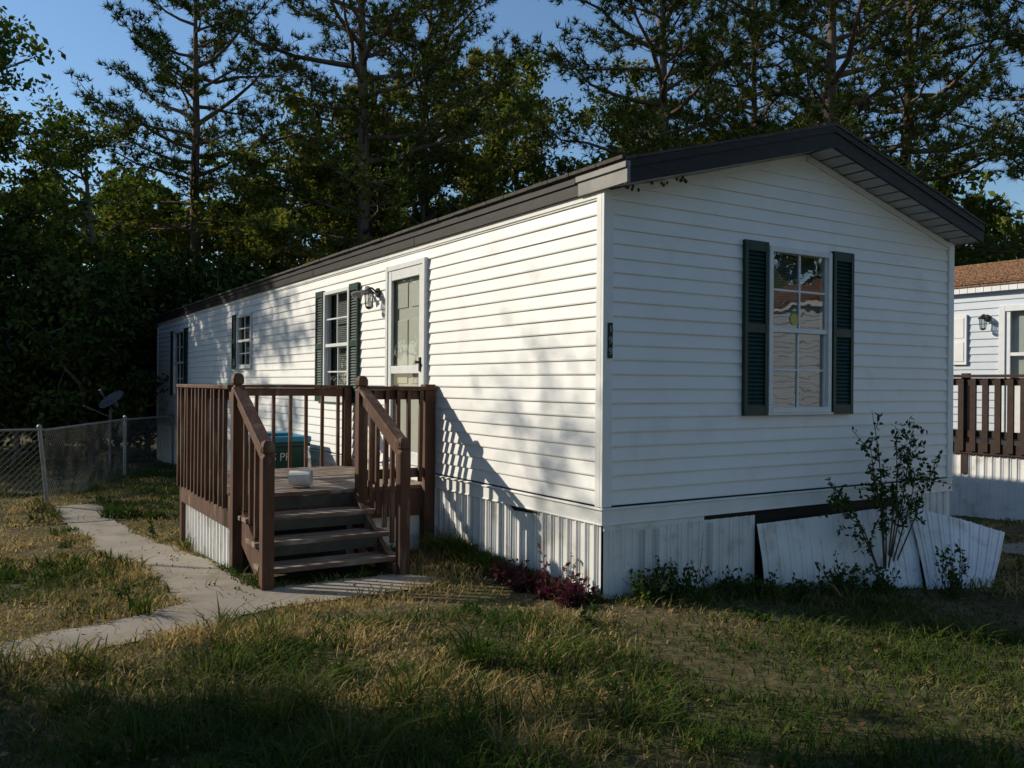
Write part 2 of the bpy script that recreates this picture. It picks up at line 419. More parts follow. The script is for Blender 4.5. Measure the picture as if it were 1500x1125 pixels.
for k in range(1, 6): mb.box(-OV-.004, -OV, k*3.05, k*3.05+.02, zr0-.165, zr0-.076)
mb.obj('fascia', M_FASCIA, home)
mb = MB(); mb.box(-OV-.004, -OV+.025, -FR-.013, .255, zr0-.172, zr0-.022); mb.box(-OV-.018, -OV-.005, -FR-.013, .27, zr0-.07, zr0-.02)
mb.obj('fascia_end_piece', M_FASCIA2, home, bevel=.003)
mb = MB()
for s in (0, 1):
    xe = -OV+.026 if s == 0 else W+OV-.026
    zs0, zs1 = zr0-.165, zr1-.185
    ns = 14
    for k in range(ns):
        f0, f1 = k/ns, (k+1)/ns-.008
        x0, x1 = xe+(W/2-xe)*f0, xe+(W/2-xe)*f1
        z0, z1 = zs0+(zs1-zs0)*f0, zs0+(zs1-zs0)*f1
        mb.add([(x0,-FR+.026,z0),(x1,-FR+.026,z1),(x1,.02,z1),(x0,.02,z0)], [(0,1,2,3)])
        mb.add([(x0,-FR+.026,z0+.01),(x1+.02,-FR+.026,z1+.01),(x1+.02,.02,z1+.01),(x0,.02,z0+.01)], [(0,1,2,3)])
mb.box(-OV+.026, 0, .02, LEN, zr0-.16, zr0-.15); mb.box(W, W+OV-.026, .02, LEN, zr0-.16, zr0-.15)
mb.obj('soffit', M_SOFFIT, home)
mb = MB(); r_ = random.Random(4)
for i in range(16):
    x = .06+r_.random()*.75; z = ZT+.02+sl*x-.03-.05*r_.random()
    mb.lathe((x, -.03, z), [(.002,-.014),(.010*r_.uniform(.6,1.4),-.004),(.009,.006),(.003,.014)], 7)
mb.obj('wasp_nests', pmat('mud_nest', (.10,.07,.045)), home)
window(TS, *w1, home, backing=M_BLINDL); window(TS, *w2, home, shut=(False,True)); window(TS, *w3, home)
window(TE, *we, home, backing=M_BLIND)
mb = MB(); c = TE(2.0, 2.06, .014)
mb.tube(c, (c[0], c[1]-.003, c[2]), .05, .05, 20); mb.obj('window_sticker', M_YELLOW, home)
a0, a1, z0, z1 = door
mb = MB()
mb.tbox(TS, a0, a0+.055, z0, z1, -.04, .055); mb.tbox(TS, a1-.055, a1, z0, z1, -.04, .055)
mb.tbox(TS, a0+.055, a1-.055, z1-.055, z1, -.04, .053); mb.tbox(TS, a0-.01, a1+.01, z0-.04, z0, -.04, .08)
mb.obj('door_frame', M_FRAME, home, bevel=.004)
s0, s1 = a0+.06, a1-.06; zm = z0+.98
mb = MB()
mb.tbox(TS, s0, s0+.075, z0+.01, z1-.06, .015, .045); mb.tbox(TS, s1-.075, s1, z0+.01, z1-.06, .015, .045)
mb.tbox(TS, s0+.075, s1-.075, z1-.16, z1-.06, .015, .043); mb.tbox(TS, s0+.075, s1-.075, zm-.04, zm+.04, .015, .043)
mb.tbox(TS, s0+.075, s1-.075, z0+.01, z0+.14, .015, .043)
mb.obj('storm_door_frame', M_FRAME, home, bevel=.004)
M_GLASSD = glassmat('storm_door_glass', tint=(.86,.89,.89), refl=.08)
mb = MB(); mb.tquad(TS, s0+.075, s1-.075, z0+.14, z1-.16, .027); mb.obj('storm_door_glass', M_GLASSD, home)
mb = MB(); mb.tbox(TS, a0+.056, a1-.056, z0, z1-.056, -.04, -.02)
dw = (a1-a0-.1)
for (u0,u1) in ((.12,.45),(.55,.88)):
    for (v0,v1) in ((.06,.34),(.40,.72),(.78,.94)):
        mb.tbox(TS, a0+.05+dw*u0, a0+.05+dw*u1, z0+(z1-z0)*v0, z0+(z1-z0)*v1, -.02, -.010)
mb.obj('inner_door', M_DOOR, home, bevel=.005)
mb = MB(); mb.tbox(TS, s0+.02, s0+.05, zm-.02, zm+.12, .045, .06); mb.tube(TS(s0+.035, zm+.07, .06), TS(s0+.035, zm+.07, .10), .01, .018, 10)
mb.obj('door_handle', M_BLACK, home)
def lantern(T, a, z, parent):
    mb = MB()
    mb.tube(T(a,z,.018), T(a,z,.04), .055, .05, 14)
    mb.tube(T(a,z,.03), T(a,z+.05,.10), .01, .01, 8); mb.tube(T(a,z+.05,.10), T(a,z+.04,.13), .01, .01, 8)
    cc = T(a, z, .13)
    mb.lathe((cc[0],cc[1],z-.02), [(.012,.07),(.02,.06),(.065,.02),(.07,.005),(.06,0)], 6)
    for i in range(6):
        t = math.pi/3*i; p = (cc[0]+.052*math.cos(t), cc[1]+.052*math.sin(t))
        q = (cc[0]+.04*math.cos(t), cc[1]+.04*math.sin(t))
        mb.tube((p[0],p[1],z-.02), (q[0],q[1],z-.16), .004, .004, 5)
    mb.lathe((cc[0],cc[1],z-.19), [(.01,0),(.035,.012),(.042,.03)], 6)
    mb.obj('wall_lantern', M_BLACK, parent)
    g = MB(); g.lathe((cc[0],cc[1],z-.16), [(.036,0),(.048,.14)], 6); g.obj('lantern_glass', M_GLASS, parent)
lantern(TS, 4.02, 2.50, home)
mb = MB()
mb.tube(TS(4.30,2.55,.018), TS(4.30,2.55,.05), .05, .05, 12)
mb.tube(TS(4.30,2.55,.05), TS(4.24,2.53,.11), .010, .010, 8); mb.tube(TS(4.30,2.55,.05), TS(4.38,2.53,.11), .010, .010, 8)
mb.tube(TS(4.24,2.53,.10), TS(4.22,2.48,.17), .022, .042, 12); mb.tube(TS(4.38,2.53,.10), TS(4.40,2.48,.17), .022, .042, 12)
mb.obj('flood_light', pmat('floodlight_grey', (.22,.22,.21), rough=.4), home)
def text_mesh(body, size, mat, name, parent, loc, rot):
    cu = bpy.data.curves.new('txt', 'FONT'); cu.body = body; cu.size = size; cu.extrude = .002; cu.align_x = 'CENTER'
    o = bpy.data.objects.new('tmp', cu); COL.objects.link(o); bpy.context.view_layer.update()
    me = bpy.data.meshes.new_from_object(o.evaluated_get(bpy.context.evaluated_depsgraph_get()))
    bpy.data.objects.remove(o)
    me.materials.clear(); me.materials.append(mat)
    n = bpy.data.objects.new(name, me); COL.objects.link(n); n.parent = parent; n.location = loc; n.rotation_euler = rot
for i, ch in enumerate('199'):
    text_mesh(ch, .072, M_DIGIT, 'house_number_digit', home, (.032, -.0375, 1.875-.08*i), (math.pi/2, 0, 0))
mb = MB(); mb.box(.010, .054, -.034, -.029, 1.69, 1.945); mb.obj('house_number_plate', M_NUM, home)
mb = MB()
ribbed(mb, (-.012, LEN), (-.012, 0), ZB, None, (-1,0,0))
ribbed(mb, (0, -.012), (1.55, -.012), ZB-.035, None, (0,-1,0))
ribbed(mb, (3.45, -.012), (W, -.012), ZB, None, (0,-1,0))
ribbed(mb, (W, 0), (W, LEN), ZB, None, (1,0,0))
mb.obj('skirting', M_SKIRT, home)
mb = MB(); mb.box(0.05, 3.47, .02, .03, -.4, ZB); mb.box(1.8, 3.5, .03, .6, -.4, -.3); mb.obj('crawlspace_shade_sheet', M_DARK, home)  # near-black sheet painted as the shade inside the crawlspace
mb = MB()
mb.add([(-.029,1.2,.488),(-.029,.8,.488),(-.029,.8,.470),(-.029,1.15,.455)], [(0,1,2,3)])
mb.obj('skirting_gap_shade', M_DARK, home)  # near-black patch painting the shade of a gap under the trim
mb = MB(); mb.box(-.0, .98, -.020, -.003, ZB-.04, ZB); mb.obj('skirting_top_rail', M_SKIRT, home)
mb = MB()
for a_ in (.32, .45, 1.0):
    for i in range(5):
        for k in range(28):
            x = a_+i*.014; z = .02+k*.015
            mb.add([(x-.003,-.0285,z-.0045),(x+.003,-.0285,z-.0045),(x+.003,-.0285,z+.0045),(x-.003,-.0285,z+.0045)], [(0,1,2,3)])
mb.obj('skirting_vent_holes', pmat('vent_hole_grey', (.25,.25,.24)), home)

def loose_panel(TL, TR, BR, BL, name, n=12, bw=.012):
    TL, TR, BR, BL = map(Vector, (TL,TR,BR,BL)); nr = (TR-TL).cross(BL-TL).normalized()
    if nr.y > 0: nr = -nr
    vs = []; fs = []; prof = []
    for k in range(n):
        for (a, d) in ((0,0),(.4,0),(.47,.011),(.6,.011),(.67,0),(.8,0),(.85,.005),(.92,.005),(.97,0)): prof.append(((k+a)/n, d))
    prof.append((1,0))
    for (a, d) in prof:
        bow = nr*(bw*math.sin(a*math.pi*1.3))
        t = TL.lerp(TR,a)+nr*d+bow; b = BL.lerp(BR,a)+nr*d
        vs += [t, (t+b)/2 + nr*.012, b]
    for i in range(len(prof)-1):
        fs += [(3*i,3*i+1,3*i+4,3*i+3),(3*i+1,3*i+2,3*i+5,3*i+4)]
    mb = MB(); mb.add(vs, fs); o = mb.obj(name, M_SKIRT)
    md = o.modifiers.new('s','SOLIDIFY'); md.thickness = .003
    return o
def gp(x, y, dz=-.03): return (x, y, gz(x,y)+dz)
loose_panel((1.54,-.045,.385), (3.44,-.12,.425), gp(3.10,-.50), gp(1.54,-.14), 'loose_skirting_panel', 15)
loose_panel((3.40,-.15,.405), (4.46,-.46,.14), gp(3.52,-.84), gp(3.06,-.56), 'loose_skirting_panel', 9, bw=.02)

# ================================================================== PORCH
porch = empty('wooden_porch')
DX, DY0, DY1, DZ = -1.93, 2.67, 4.80, .52
fl = MB(); y = DY0
rr = random.Random(11)
while y < DY1-.02:
    fl.box(DX+.005, -.035, y, min(y+.137, DY1), DZ-.035+rr.uniform(-.002,.002), DZ+rr.uniform(-.003,.003)); y += .145
fl.obj('floor_boards', M_WOODW, porch, bevel=.003)
wd = MB()
wd.box(DX-.02, DX+.018, DY0, DY1, .23, DZ-.005)
wd.box(DX+.019, -.04, DY0-.02, DY0+.018, .23, DZ-.038)
wd.box(DX+.019, -.04, DY1-.03, DY1+.005, .23, DZ-.038)
wd.obj('rim_boards', M_WOOD, porch, bevel=.004)
def post(mb, x, y, z0, z1, w=.092, cap=True):
    h = w/2
    mb.box(x-h, x+h, y-h, y+h, z0, z1-.13 if cap else z1)
    if cap:
        ring = lambda r, z: [(x-r,y-r,z),(x+r,y-r,z),(x+r,y+r,z),(x-r,y+r,z)]
        lv = [(h,-.13),(h*.98,-.125),(h*.62,-.115),(h*.62,-.10),(h*.98,-.088),(h,-.045),(h*.8,-.015),(h*.45,0)]
        vs = []; fs = []
        for r, z in lv: vs += ring(r, z1+z)
        for i in range(len(lv)-1):
            for j in range(4): fs.append((4*i+j, 4*i+(j+1)%4, 4*i+4+(j+1)%4, 4*i+4+j))
        fs.append(tuple(range(4*(len(lv)-1), 4*len(lv))))
        mb.add(vs, fs)
P2 = (DX+.02, DY0-.05); P4 = (-.777, DY0-.05); P6 = (-.085, DY0-.03)
P3 = (DX+.0, 1.66); P5 = (-.777, 1.70)
ps = MB()
post(ps, *P2, gz(*P2)-.1, 1.575); post(ps, *P4, gz(*P4)-.1, 1.565)
post(ps, *P3, gz(*P3)-.1, 1.055); post(ps, *P5, gz(*P5)-.1, 1.045)
post(ps, P6[0], P6[1], gz(*P6)-.1, 1.49, w=.11, cap=False)
post(ps, DX+.03, DY1-.04, gz(-1.9,4.8)-.1, 1.44, cap=False); post(ps, -.09, DY1-.04, gz(-.1,4.8)-.1, 1.44, cap=False)
ps.obj('posts', M_WOOD, porch, bevel=.005)
rl = MB()
rl.beam((DX+.0, DY0, 1.455), (DX+.0, DY1+.04, 1.455), .11, .034); rl.box(DX-.018, DX+.018, DY0+.01, DY1, 1.345, 1.436)
rl.beam((DX+.05, DY1-.02, 1.453), (-.04, DY1-.02, 1.453), .11, .034); rl.box(DX+.08, -.14, DY1-.045, DY1-.01, 1.345, 1.434)
rl.beam((P4[0]+.05, P4[1], 1.452), (P6[0]+.06, P4[1], 1.452), .11, .034); rl.box(P4[0]+.047, P6[0]-.056, P4[1]-.018, P4[1]+.018, 1.345, 1.434)
rl.box(P4[0]+.047, P6[0]-.056, P4[1]-.018, P4[1]+.018, .60, .69)
for (A, B) in ((P2, P3), (P4, P5)):
    a = Vector((A[0], A[1]-.04, 1.44)); b = Vector((B[0], B[1]-.02, .985))
    rl.beam(a, b, .10, .034); rl.beam(a+Vector((0,0,-.075)), b+Vector((0,.06,-.075)), .036, .10)
rl.obj('rails', M_WOOD, porch, bevel=.004)
bl = MB()
def bal(x, y, z0, z1, w=.036):
    z0 += rr.uniform(-.012,.012); x += rr.uniform(-.003,.003); y += rr.uniform(-.006,.006)
    bl.beam((x,y,z0), (x+rr.uniform(-.005,.005),y+rr.uniform(-.008,.008),z1), w, w, up=(0,1,0))
n = 13
for i in range(n): bal(DX-.038, DY0+.14+(DY1-DY0-.2)*i/(n-1), .40, 1.43)
n = 9
for i in range(n): bal(DX+.22+(1.95-.42)*i/(n-1), DY1+.015, .36, 1.43)
for i in range(5): bal(P4[0]+.12+.115*i, P4[1]-.037, .56, 1.43)
for (A, B) in ((P2, P3), (P4, P5)):
    for i in range(5):
        f = (i+.8)/5.6; yy = A[1]+(B[1]-A[1])*f; zt = 1.44+(0.985-1.44)*f-.03
        zb = .50+(-.02-.50)*f + .10
        bal(A[0]+.036, yy, zb-.12, zt)
bl.obj('balusters', M_WOOD, porch, bevel=.003)
tr = MB()
for i, zt in enumerate((.365, .205, .045)):
    y1 = DY0-.05-.28*i; y0 = y1-.29
    tr.box(DX+.01+.01*(i%2), P4[0]+.04, y0+.15, y1, zt-.038, zt); tr.box(DX+.02, P4[0]+.035+.01*(i%2), y0, y0+.143, zt-.04, zt-.002)
tr.obj('stair_treads', M_TREAD, porch, bevel=.004)
st = MB()
for xx in (DX+.055, P4[0]-.055):
    vs = []
    for dx in (-.019, .019):
        vs += [(xx+dx, DY0-.03, .48), (xx+dx, DY0-.03, .18), (xx+dx, 1.95, gz(xx,1.9)-.05), (xx+dx, 1.70, gz(xx,1.7)-.05), (xx+dx, 1.70, .0), (xx+dx,1.76,.003),(xx+dx,2.32,.32)]
    st.add(vs, [(0,1,2,3,4,5,6),(13,12,11,10,9,8,7)]+[(i,(i+1)%7,(i+1)%7+7,i+7) for i in range(7)])
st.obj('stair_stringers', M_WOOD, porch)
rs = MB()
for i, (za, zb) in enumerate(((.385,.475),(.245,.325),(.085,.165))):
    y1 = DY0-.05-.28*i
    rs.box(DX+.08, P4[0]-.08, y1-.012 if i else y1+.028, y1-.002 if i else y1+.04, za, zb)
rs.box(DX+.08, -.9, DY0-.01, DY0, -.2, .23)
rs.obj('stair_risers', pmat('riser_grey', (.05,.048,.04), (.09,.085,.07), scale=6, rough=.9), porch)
sk = MB()
ribbed(sk, (DX+.03, DY1), (DX+.03, DY0), .24, None, (-1,0,0), pitch=.13)
ribbed(sk, (DX+.03, DY0+.03), (-.05, DY0+.03), .24, None, (0,-1,0))
sk.obj('porch_skirting', M_SKIRT, porch)

mb = MB()
d = Vector((.86,-.5,0)); c0 = Vector((-1.32, 3.02, DZ+.085)); c1 = c0+d*.19
mb.tube(c0, c1, .070, .083, 20, cap=False); mb.tube(c1-d*.005, c1+d*.01, .088, .088, 20, cap=False)
mb.tube(c0, c0+d*.003, .069, .069, 20); mb.tube(c0+d*.004, c1, .066, .078, 20, cap=False)
mb.obj('plastic_bucket', M_PLASTW)

binp = empty('wheeled_trash_bin')
bx, by = -.56, 6.1; b0 = gz(bx,by)
mb = MB(); h0, h1 = .27, .35
vs = [(bx-h0,by-h0,b0+.06),(bx+h0,by-h0,b0+.06),(bx+h0,by+h0,b0+.06),(bx-h0,by+h0,b0+.06),(bx-h1,by-h1,b0+1.02),(bx+h1,by-h1,b0+1.02),(bx+h1,by+h1,b0+1.02),(bx-h1,by+h1,b0+1.02)]
mb.add(vs, [(0,3,2,1),(4,5,6,7),(0,1,5,4),(1,2,6,5),(2,3,7,6),(3,0,4,7)])
mb.box(bx-h1-.02, bx+h1+.02, by-h1-.02, by+h1+.02, b0+.97, b0+1.02)
mb.obj('body', M_BINGREEN, binp, bevel=.015)
mb = MB(); mb.box(bx-h1-.03, bx+h1+.03, by-h1-.03, by+h1+.03, b0+1.022, b0+1.10); mb.box(bx-.2,bx+.2,by-.2,by+.2,b0+1.10,b0+1.14)
mb.obj('lid', M_TEAL, binp, bevel=.02)
mb = MB()
mb.tube((bx-.28,by+.24,b0+.11),(bx-.33,by+.24,b0+.11),.11,n=18); mb.tube((bx+.28,by+.24,b0+.11),(bx+.33,by+.24,b0+.11),.11,n=18)
mb.obj('wheels', M_BLACK, binp)
text_mesh('S PR', .14, M_LETTER, 'lettering', binp, (bx, by-.352, b0+.80), (math.pi/2+.07, 0, 0))

# ================================================================== NEIGHBOUR HOME
nb = empty('mobile_home'); NX = 9.15; TN = T_side(NX)
nd = (1.25, 2.17, .76, 2.72)
siding(TN, -9, 6, .74, 3.0, [nd], M_NSIDE, 'siding_long_wall', nb, exp=.115)
slN = .57/2.1
siding(lambda a,z,n: (NX+a, -9-n, z), 0, 4.2, .74, 3.56, [], M_NSIDE, 'siding_end_wall', nb, clip=lambda z: (0,4.2) if z<=3 else ((z-3)/slN, 4.2-(z-3)/slN), exp=.115)
mb = MB()
mb.add([(NX+4.2,-9,.5),(NX+4.2,6,.5),(NX+4.2,6,3),(NX+4.2,-9,3)], [(0,1,2,3)])
mb.add([(NX,6,.5),(NX+4.2,6,.5),(NX+4.2,6,3),(NX+2.1,6,3.57),(NX,6,3)], [(4,3,2,1,0)])
mb.box(NX-.024, NX, -9, 6, .62, .738)
mb.obj('trim_and_rear_walls', M_NSIDE, nb)
mb = MB()
for s in (0,1):
    xe = NX-.12 if s == 0 else NX+4.32
    a = [(xe,-9.3,3.06),(NX+2.1,-9.3,3.68),(NX+2.1,6.2,3.68),(xe,6.2,3.06)]
    b = [(x,y,z-.03) for x,y,z in a]
    mb.add(a+b, [(0,1,2,3),(7,6,5,4),(0,4,5,1),(3,2,6,7),(0,3,7,4)])
r_ = random.Random(8)
for k in range(15):
    f = k/15; x0 = NX-.13+2.2*f; z0_ = 3.062+.62*f; y = -9.3
    while y < 6.1:
        L_ = r_.uniform(.25,.34); mb.beam((x0+.005,y,z0_+.012), (x0+.005,y+L_-.012,z0_+.012), .03, .012+.006*r_.random()); y += L_
mb.obj('roof_shingles', M_NROOF, nb)
mb = MB(); mb.box(NX-.10, NX-.08, -9.25, 6.15, 2.94, 3.05); mb.box(NX-.08, NX, -9.2, 6.1, 2.94, 2.95)
for k in range(120): mb.box(NX-.105, NX-.1, -9+k*.125, -8.995+k*.125, 2.94, 3.05)
mb.obj('eave_trim', M_TRIM, nb)
mb = MB()
mb.tbox(TN, 2.66, 2.90, 1.85, 2.62, .018, .05); mb.tbox(TN, 2.70, 2.86, 1.90, 2.20, .05, .058); mb.tbox(TN, 2.70, 2.86, 2.26, 2.57, .05, .058)
mb.obj('shutter', M_TRIM, nb, bevel=.004)
a0,a1,z0,z1 = nd; mb = MB()
mb.tbox(TN, a0,a0+.09,z0,z1,-.04,.05); mb.tbox(TN, a1-.09,a1,z0,z1,-.04,.05); mb.tbox(TN, a0+.09,a1-.09,z1-.09,z1,-.04,.048)
mb.tbox(TN, a0+.09,a1-.09,z0,z0+.8,0,.03); mb.tbox(TN, a0+.09,a0+.16,z0+.8,z1-.09,0,.03); mb.tbox(TN, a1-.16,a1-.09,z0+.8,z1-.09,0,.03)
mb.tbox(TN, a0+.16,a1-.16,z1-.75,z1-.70,0,.03)
mb.obj('door_frame', M_FRAME, nb, bevel=.004)
mb = MB(); mb.tquad(TN, a0+.09,a1-.09,z0,z1-.09,.003); mb.obj('door_glass', M_GLASS, nb)
mb = MB(); mb.tbox(TN, a0,a1,z0,z1,-.06,-.05); mb.obj('inner_door', M_DOOR, nb)
lantern(TN, 2.36, 2.55, nb)
mb = MB(); ribbed(mb, (NX-.01, 6), (NX-.01, -9), .63, None, (-1,0,0)); ribbed(mb, (NX,-9.01),(NX+4.2,-9.01), .63, None, (0,-1,0)); mb.obj('skirting', M_SKIRT, nb)
dk = empty('wooden_porch')
mb = MB(); X0, Y0, Y1 = 7.95, -1.2, 5.2
y = Y0
while y < Y1: mb.box(X0, NX-.03, y, y+.135, .70, .735); y += .142
mb.box(X0-.03, X0-.001, Y0, Y1, .58, .735)
mb.beam((X0, Y0, 1.66), (X0, Y1, 1.66), .12, .04); mb.beam((X0, Y0, 1.58), (X0, Y1, 1.58), .036, .1)
mb.beam((X0, Y0, .86), (X0, Y1, .86), .036, .09)
y = Y0
while y <= Y1:
    mb.box(X0-.055, X0-.02, y-.04, y+.04, .62, 1.62); y += .17
for y in (Y0, .4, 2.0, 3.6, Y1): mb.box(X0-.018, X0+.07, y-.045, y+.045, .3, 1.7)
mb.obj('deck_and_railing', M_NWOOD, dk)
mb = MB(); ribbed(mb, (X0+.01, Y1), (X0+.01, Y0), .57, None, (-1,0,0)); mb.obj('porch_skirting', M_SKIRT, dk)

# ================================================================== GROUND + PATHS
xs = np.unique(np.concatenate([np.linspace(-400,-14,16), np.arange(-14,16,.25), np.linspace(16,400,16)]))
ys = np.unique(np.concatenate([np.linspace(-400,-9,16), np.arange(-9,22,.25), np.linspace(22,400,16)]))
GX, GY = np.meshgrid(xs, ys, indexing='ij'); GZ = ground_z(GX, GY)
nx, ny = GX.shape
vv = np.stack([GX.ravel(), GY.ravel(), GZ.ravel()], 1)
ii, jj = np.meshgrid(np.arange(nx-1), np.arange(ny-1), indexing='ij'); b_ = (ii*ny+jj).ravel()
tri = np.concatenate([np.stack([b_, b_+ny, b_+ny+1],1), np.stack([b_, b_+ny+1, b_+1],1)])
me = trimesh('ground', vv, tri, [M_GROUND], smooth=np.ones(len(tri), bool))
COL.objects.link(bpy.data.objects.new('ground', me))

def seg_d(px, py, pts):
    best = np.full(np.shape(px), 1e9)
    for (ax,ay,wa),(bx_,by_,wb) in zip(pts[:-1], pts[1:]):
        dx, dy = bx_-ax, by_-ay; t = np.clip(((px-ax)*dx+(py-ay)*dy)/(dx*dx+dy*dy), 0, 1)
        dd = np.hypot(px-ax-dx*t, py-ay-dy*t)-(wa+(wb-wa)*t)
        best = np.minimum(best, dd)
    return best
PATH1 = [(-12,-.9,.32),(-6,.0,.30),(-3.9,.5,.29),(-2.95,.98,.29),(-2.2,1.35,.36),(-.95,1.40,.30)]
PATH2 = [(-2.30,1.5,.34),(-2.28,3.,.32),(-2.35,4.6,.30),(-2.5,6.0,.30),(-2.6,8.5,.28)]
PATH3 = [(4.9,.45,.34),(7.9,-1.4,.34)]
def path_d(x, y):
    return np.minimum(np.minimum(seg_d(x,y,PATH1), seg_d(x,y,PATH2)), seg_d(x,y,PATH3))
st_ = .03
px_, py_ = np.arange(-9,9,st_), np.arange(-2.5,9,st_)
PX, PY = np.meshgrid(px_, py_, indexing='ij')
def build_path(mask_d, name):
    cx, cy = PX[:-1,:-1]+st_/2, PY[:-1,:-1]+st_/2
    inside = (mask_d(cx,cy) + .12*(vnoise(cx,cy,1.6)-.5) + .05*(vnoise(cx,cy,9.)-.5)) < 0
    i_, j_ = np.nonzero(inside); m = len(py_)
    base = i_*m+j_
    quads = np.stack([base, base+m, base+m+1, base+1], 1)
    uq, inv = np.unique(quads.ravel(), return_inverse=True); q = inv.reshape(-1,4)
    X, Y = PX.ravel()[uq], PY.ravel()[uq]
    Z = ground_z(X, Y)+.010+.006*(vnoise(X,Y,1.2)-.5)
    tt = np.concatenate([q[:,[0,1,2]], q[:,[0,2,3]]])
    me = trimesh(name, np.stack([X,Y,Z],1), tt, [M_CONC], smooth=np.ones(len(tt),bool))
    COL.objects.link(bpy.data.objects.new(name, me))
build_path(lambda x,y: np.minimum(seg_d(x,y,PATH1), seg_d(x,y,PATH2)), 'concrete_path')
build_path(lambda x,y: seg_d(x,y,PATH3), 'concrete_path')

# ------------------------------------------------------------------ grass
rng = np.random.default_rng(21)
camx, camy = -3.853, -4.927
def scatter(n, r0, r1, half, p):
    u = rng.random(n); r = (r0**p + u*(r1**p-r0**p))**(1/p)
    th = math.radians(58) + (rng.random(n)*2-1)*math.radians(half)
    return camx+r*np.cos(th), camy+r*np.sin(th), r
def grass_mask(x, y):
    m = ~((x > -.02) & (x < W+.03) & (y > -.02) & (y < LEN))
    m &= ~((x > DX-.0) & (x < 0) & (y > DY0-.02) & (y < DY1))
    m &= ~((x > DX) & (x < P4[0]) & (y > 1.8) & (y < 3))
    m &= ~((x > 7.9) & (x < 13.4) & (y > -9) & (y < 6))
    d = path_d(x, y) + .12*(vnoise(x,y,1.6)-.5)
    m &= (d > -.05) | (rng.random(len(x)) < .03)
    return m
def blades(x, y, r, hmul=1., wmul=1.):
    n = len(x); z = ground_z(x, y)-.005
    hn = .30+1.0*vnoise(x,y,1.1)*vnoise(x,y,3.3)*1.6
    h = (.045+.065*rng.random(n))*hn*hmul
    w = (.0017+.00045*r)*wmul*(.7+.6*rng.random(n))
    a = rng.random(n)*2*np.pi; lean = h*(.3+1.5*rng.random(n))
    dx, dy = np.cos(a), np.sin(a)
    a2 = a+np.pi/2+rng.normal(0,.5,n); sx, sy = np.cos(a2)*w, np.sin(a2)*w
    V = np.empty((n,5,3))
    V[:,0] = np.stack([x-sx,y-sy,z],1); V[:,1] = np.stack([x+sx,y+sy,z],1)
    mx, my, mz = x+dx*lean*.35, y+dy*lean*.35, z+h*.62
    V[:,2] = np.stack([mx-sx*.8,my-sy*.8,mz],1); V[:,3] = np.stack([mx+sx*.8,my+sy*.8,mz],1)
    V[:,4] = np.stack([x+dx*lean, y+dy*lean, z+h*.92],1)
    b = np.arange(n)[:,None]*5
    T = np.concatenate([b+np.array([[0,1,3]]), b+np.array([[0,3,2]]), b+np.array([[2,3,4]])])
    return V.reshape(-1,3), T
x, y, r = scatter(260000, 2.0, 24, 46, .75)
m = grass_mask(x, y)
dens = vnoise(x,y,.9)*.6+vnoise(x,y,2.7)*.4
m &= rng.random(len(x)) < np.clip((dens-.15)*2.8, .18, 1)
x, y, r = x[m], y[m], r[m]
left = (x < -2.4) & (y > .9)
dry_sunlit_f = vnoise(x+7,y,.7)*.55+vnoise(x,y+3,2.3)*.45 + .17*left + .10*((path_d(x,y) < .5)) - .05*(y < -1.2)  # left bias paints sun patches as well as dry ground
is_dry_sunlit = (dry_sunlit_f + rng.normal(0,.07,len(x))) > .64
vA, tA = blades(x[~is_dry_sunlit], y[~is_dry_sunlit], r[~is_dry_sunlit])
vD, tD = blades(x[is_dry_sunlit], y[is_dry_sunlit], r[is_dry_sunlit], hmul=.95)
tx, ty, tr_ = scatter(620, 2.6, 16, 46, 1.0)
edge = np.abs(path_d(tx,ty)-.1) < .22
sel = grass_mask(tx,ty) & (edge | (vnoise(tx,ty,.8) > .56))
tx, ty, tr_ = tx[sel], ty[sel], tr_[sel]
k = 34
xx = np.repeat(tx,k)+rng.normal(0,.045,len(tx)*k); yy = np.repeat(ty,k)+rng.normal(0,.045,len(tx)*k); r2 = np.repeat(tr_,k)
v2, t2 = blades(xx, yy, r2, hmul=1.9, wmul=1.3)
n = 8000
wx = np.concatenate([-.03-np.abs(rng.normal(0,.09,n//2)), rng.random(n//2)*4.4])
wy = np.concatenate([rng.random(n//2)*2.6-.1, -.06-np.abs(rng.normal(0,.16,n//2))])
wr = np.hypot(wx-camx, wy-camy); v3, t3 = blades(wx, wy, wr, hmul=1.8)
V = np.concatenate([vA,v2,v3]); T = np.concatenate([tA, t2+len(vA), t3+len(vA)+len(v2)])
me = trimesh('grass', V, T, [M_GRASS]); COL.objects.link(bpy.data.objects.new('grass', me))
me = trimesh('dry_sunlit_grass', vD, tD, [M_DRY_SUNLIT]); COL.objects.link(bpy.data.objects.new('dry_sunlit_grass', me))  # dry blades, with sunlight on the left lawn put into their colour
x, y, r = scatter(5200, 2.2, 16, 46, 1.1)
m = ~((x > -.02) & (x < W) & (y > 0)); x, y, r = x[m], y[m], r[m]; n = len(x)
z = ground_z(x,y)+.02+.03*rng.random(n); s = .008+.016*rng.random(n); a = rng.random(n)*6.28
c, s_ = np.cos(a), np.sin(a); el = .25+.5*rng.random(n)
V = np.empty((n,4,3)); tl = rng.normal(0,.25,(n,4))
for q,(u,v) in enumerate(((1,0),(0,1),(-1,0),(0,-1))):
    V[:,q] = np.stack([x+s*(u*c-v*el*s_), y+s*(u*s_+v*el*c), z+tl[:,q]*s],1)
b = np.arange(n)[:,None]*4
me = trimesh('fallen_leaves', V.reshape(-1,3), np.concatenate([b+np.array([[0,1,2]]), b+np.array([[0,2,3]])]), [M_LITTER])
COL.objects.link(bpy.data.objects.new('fallen_leaves', me))

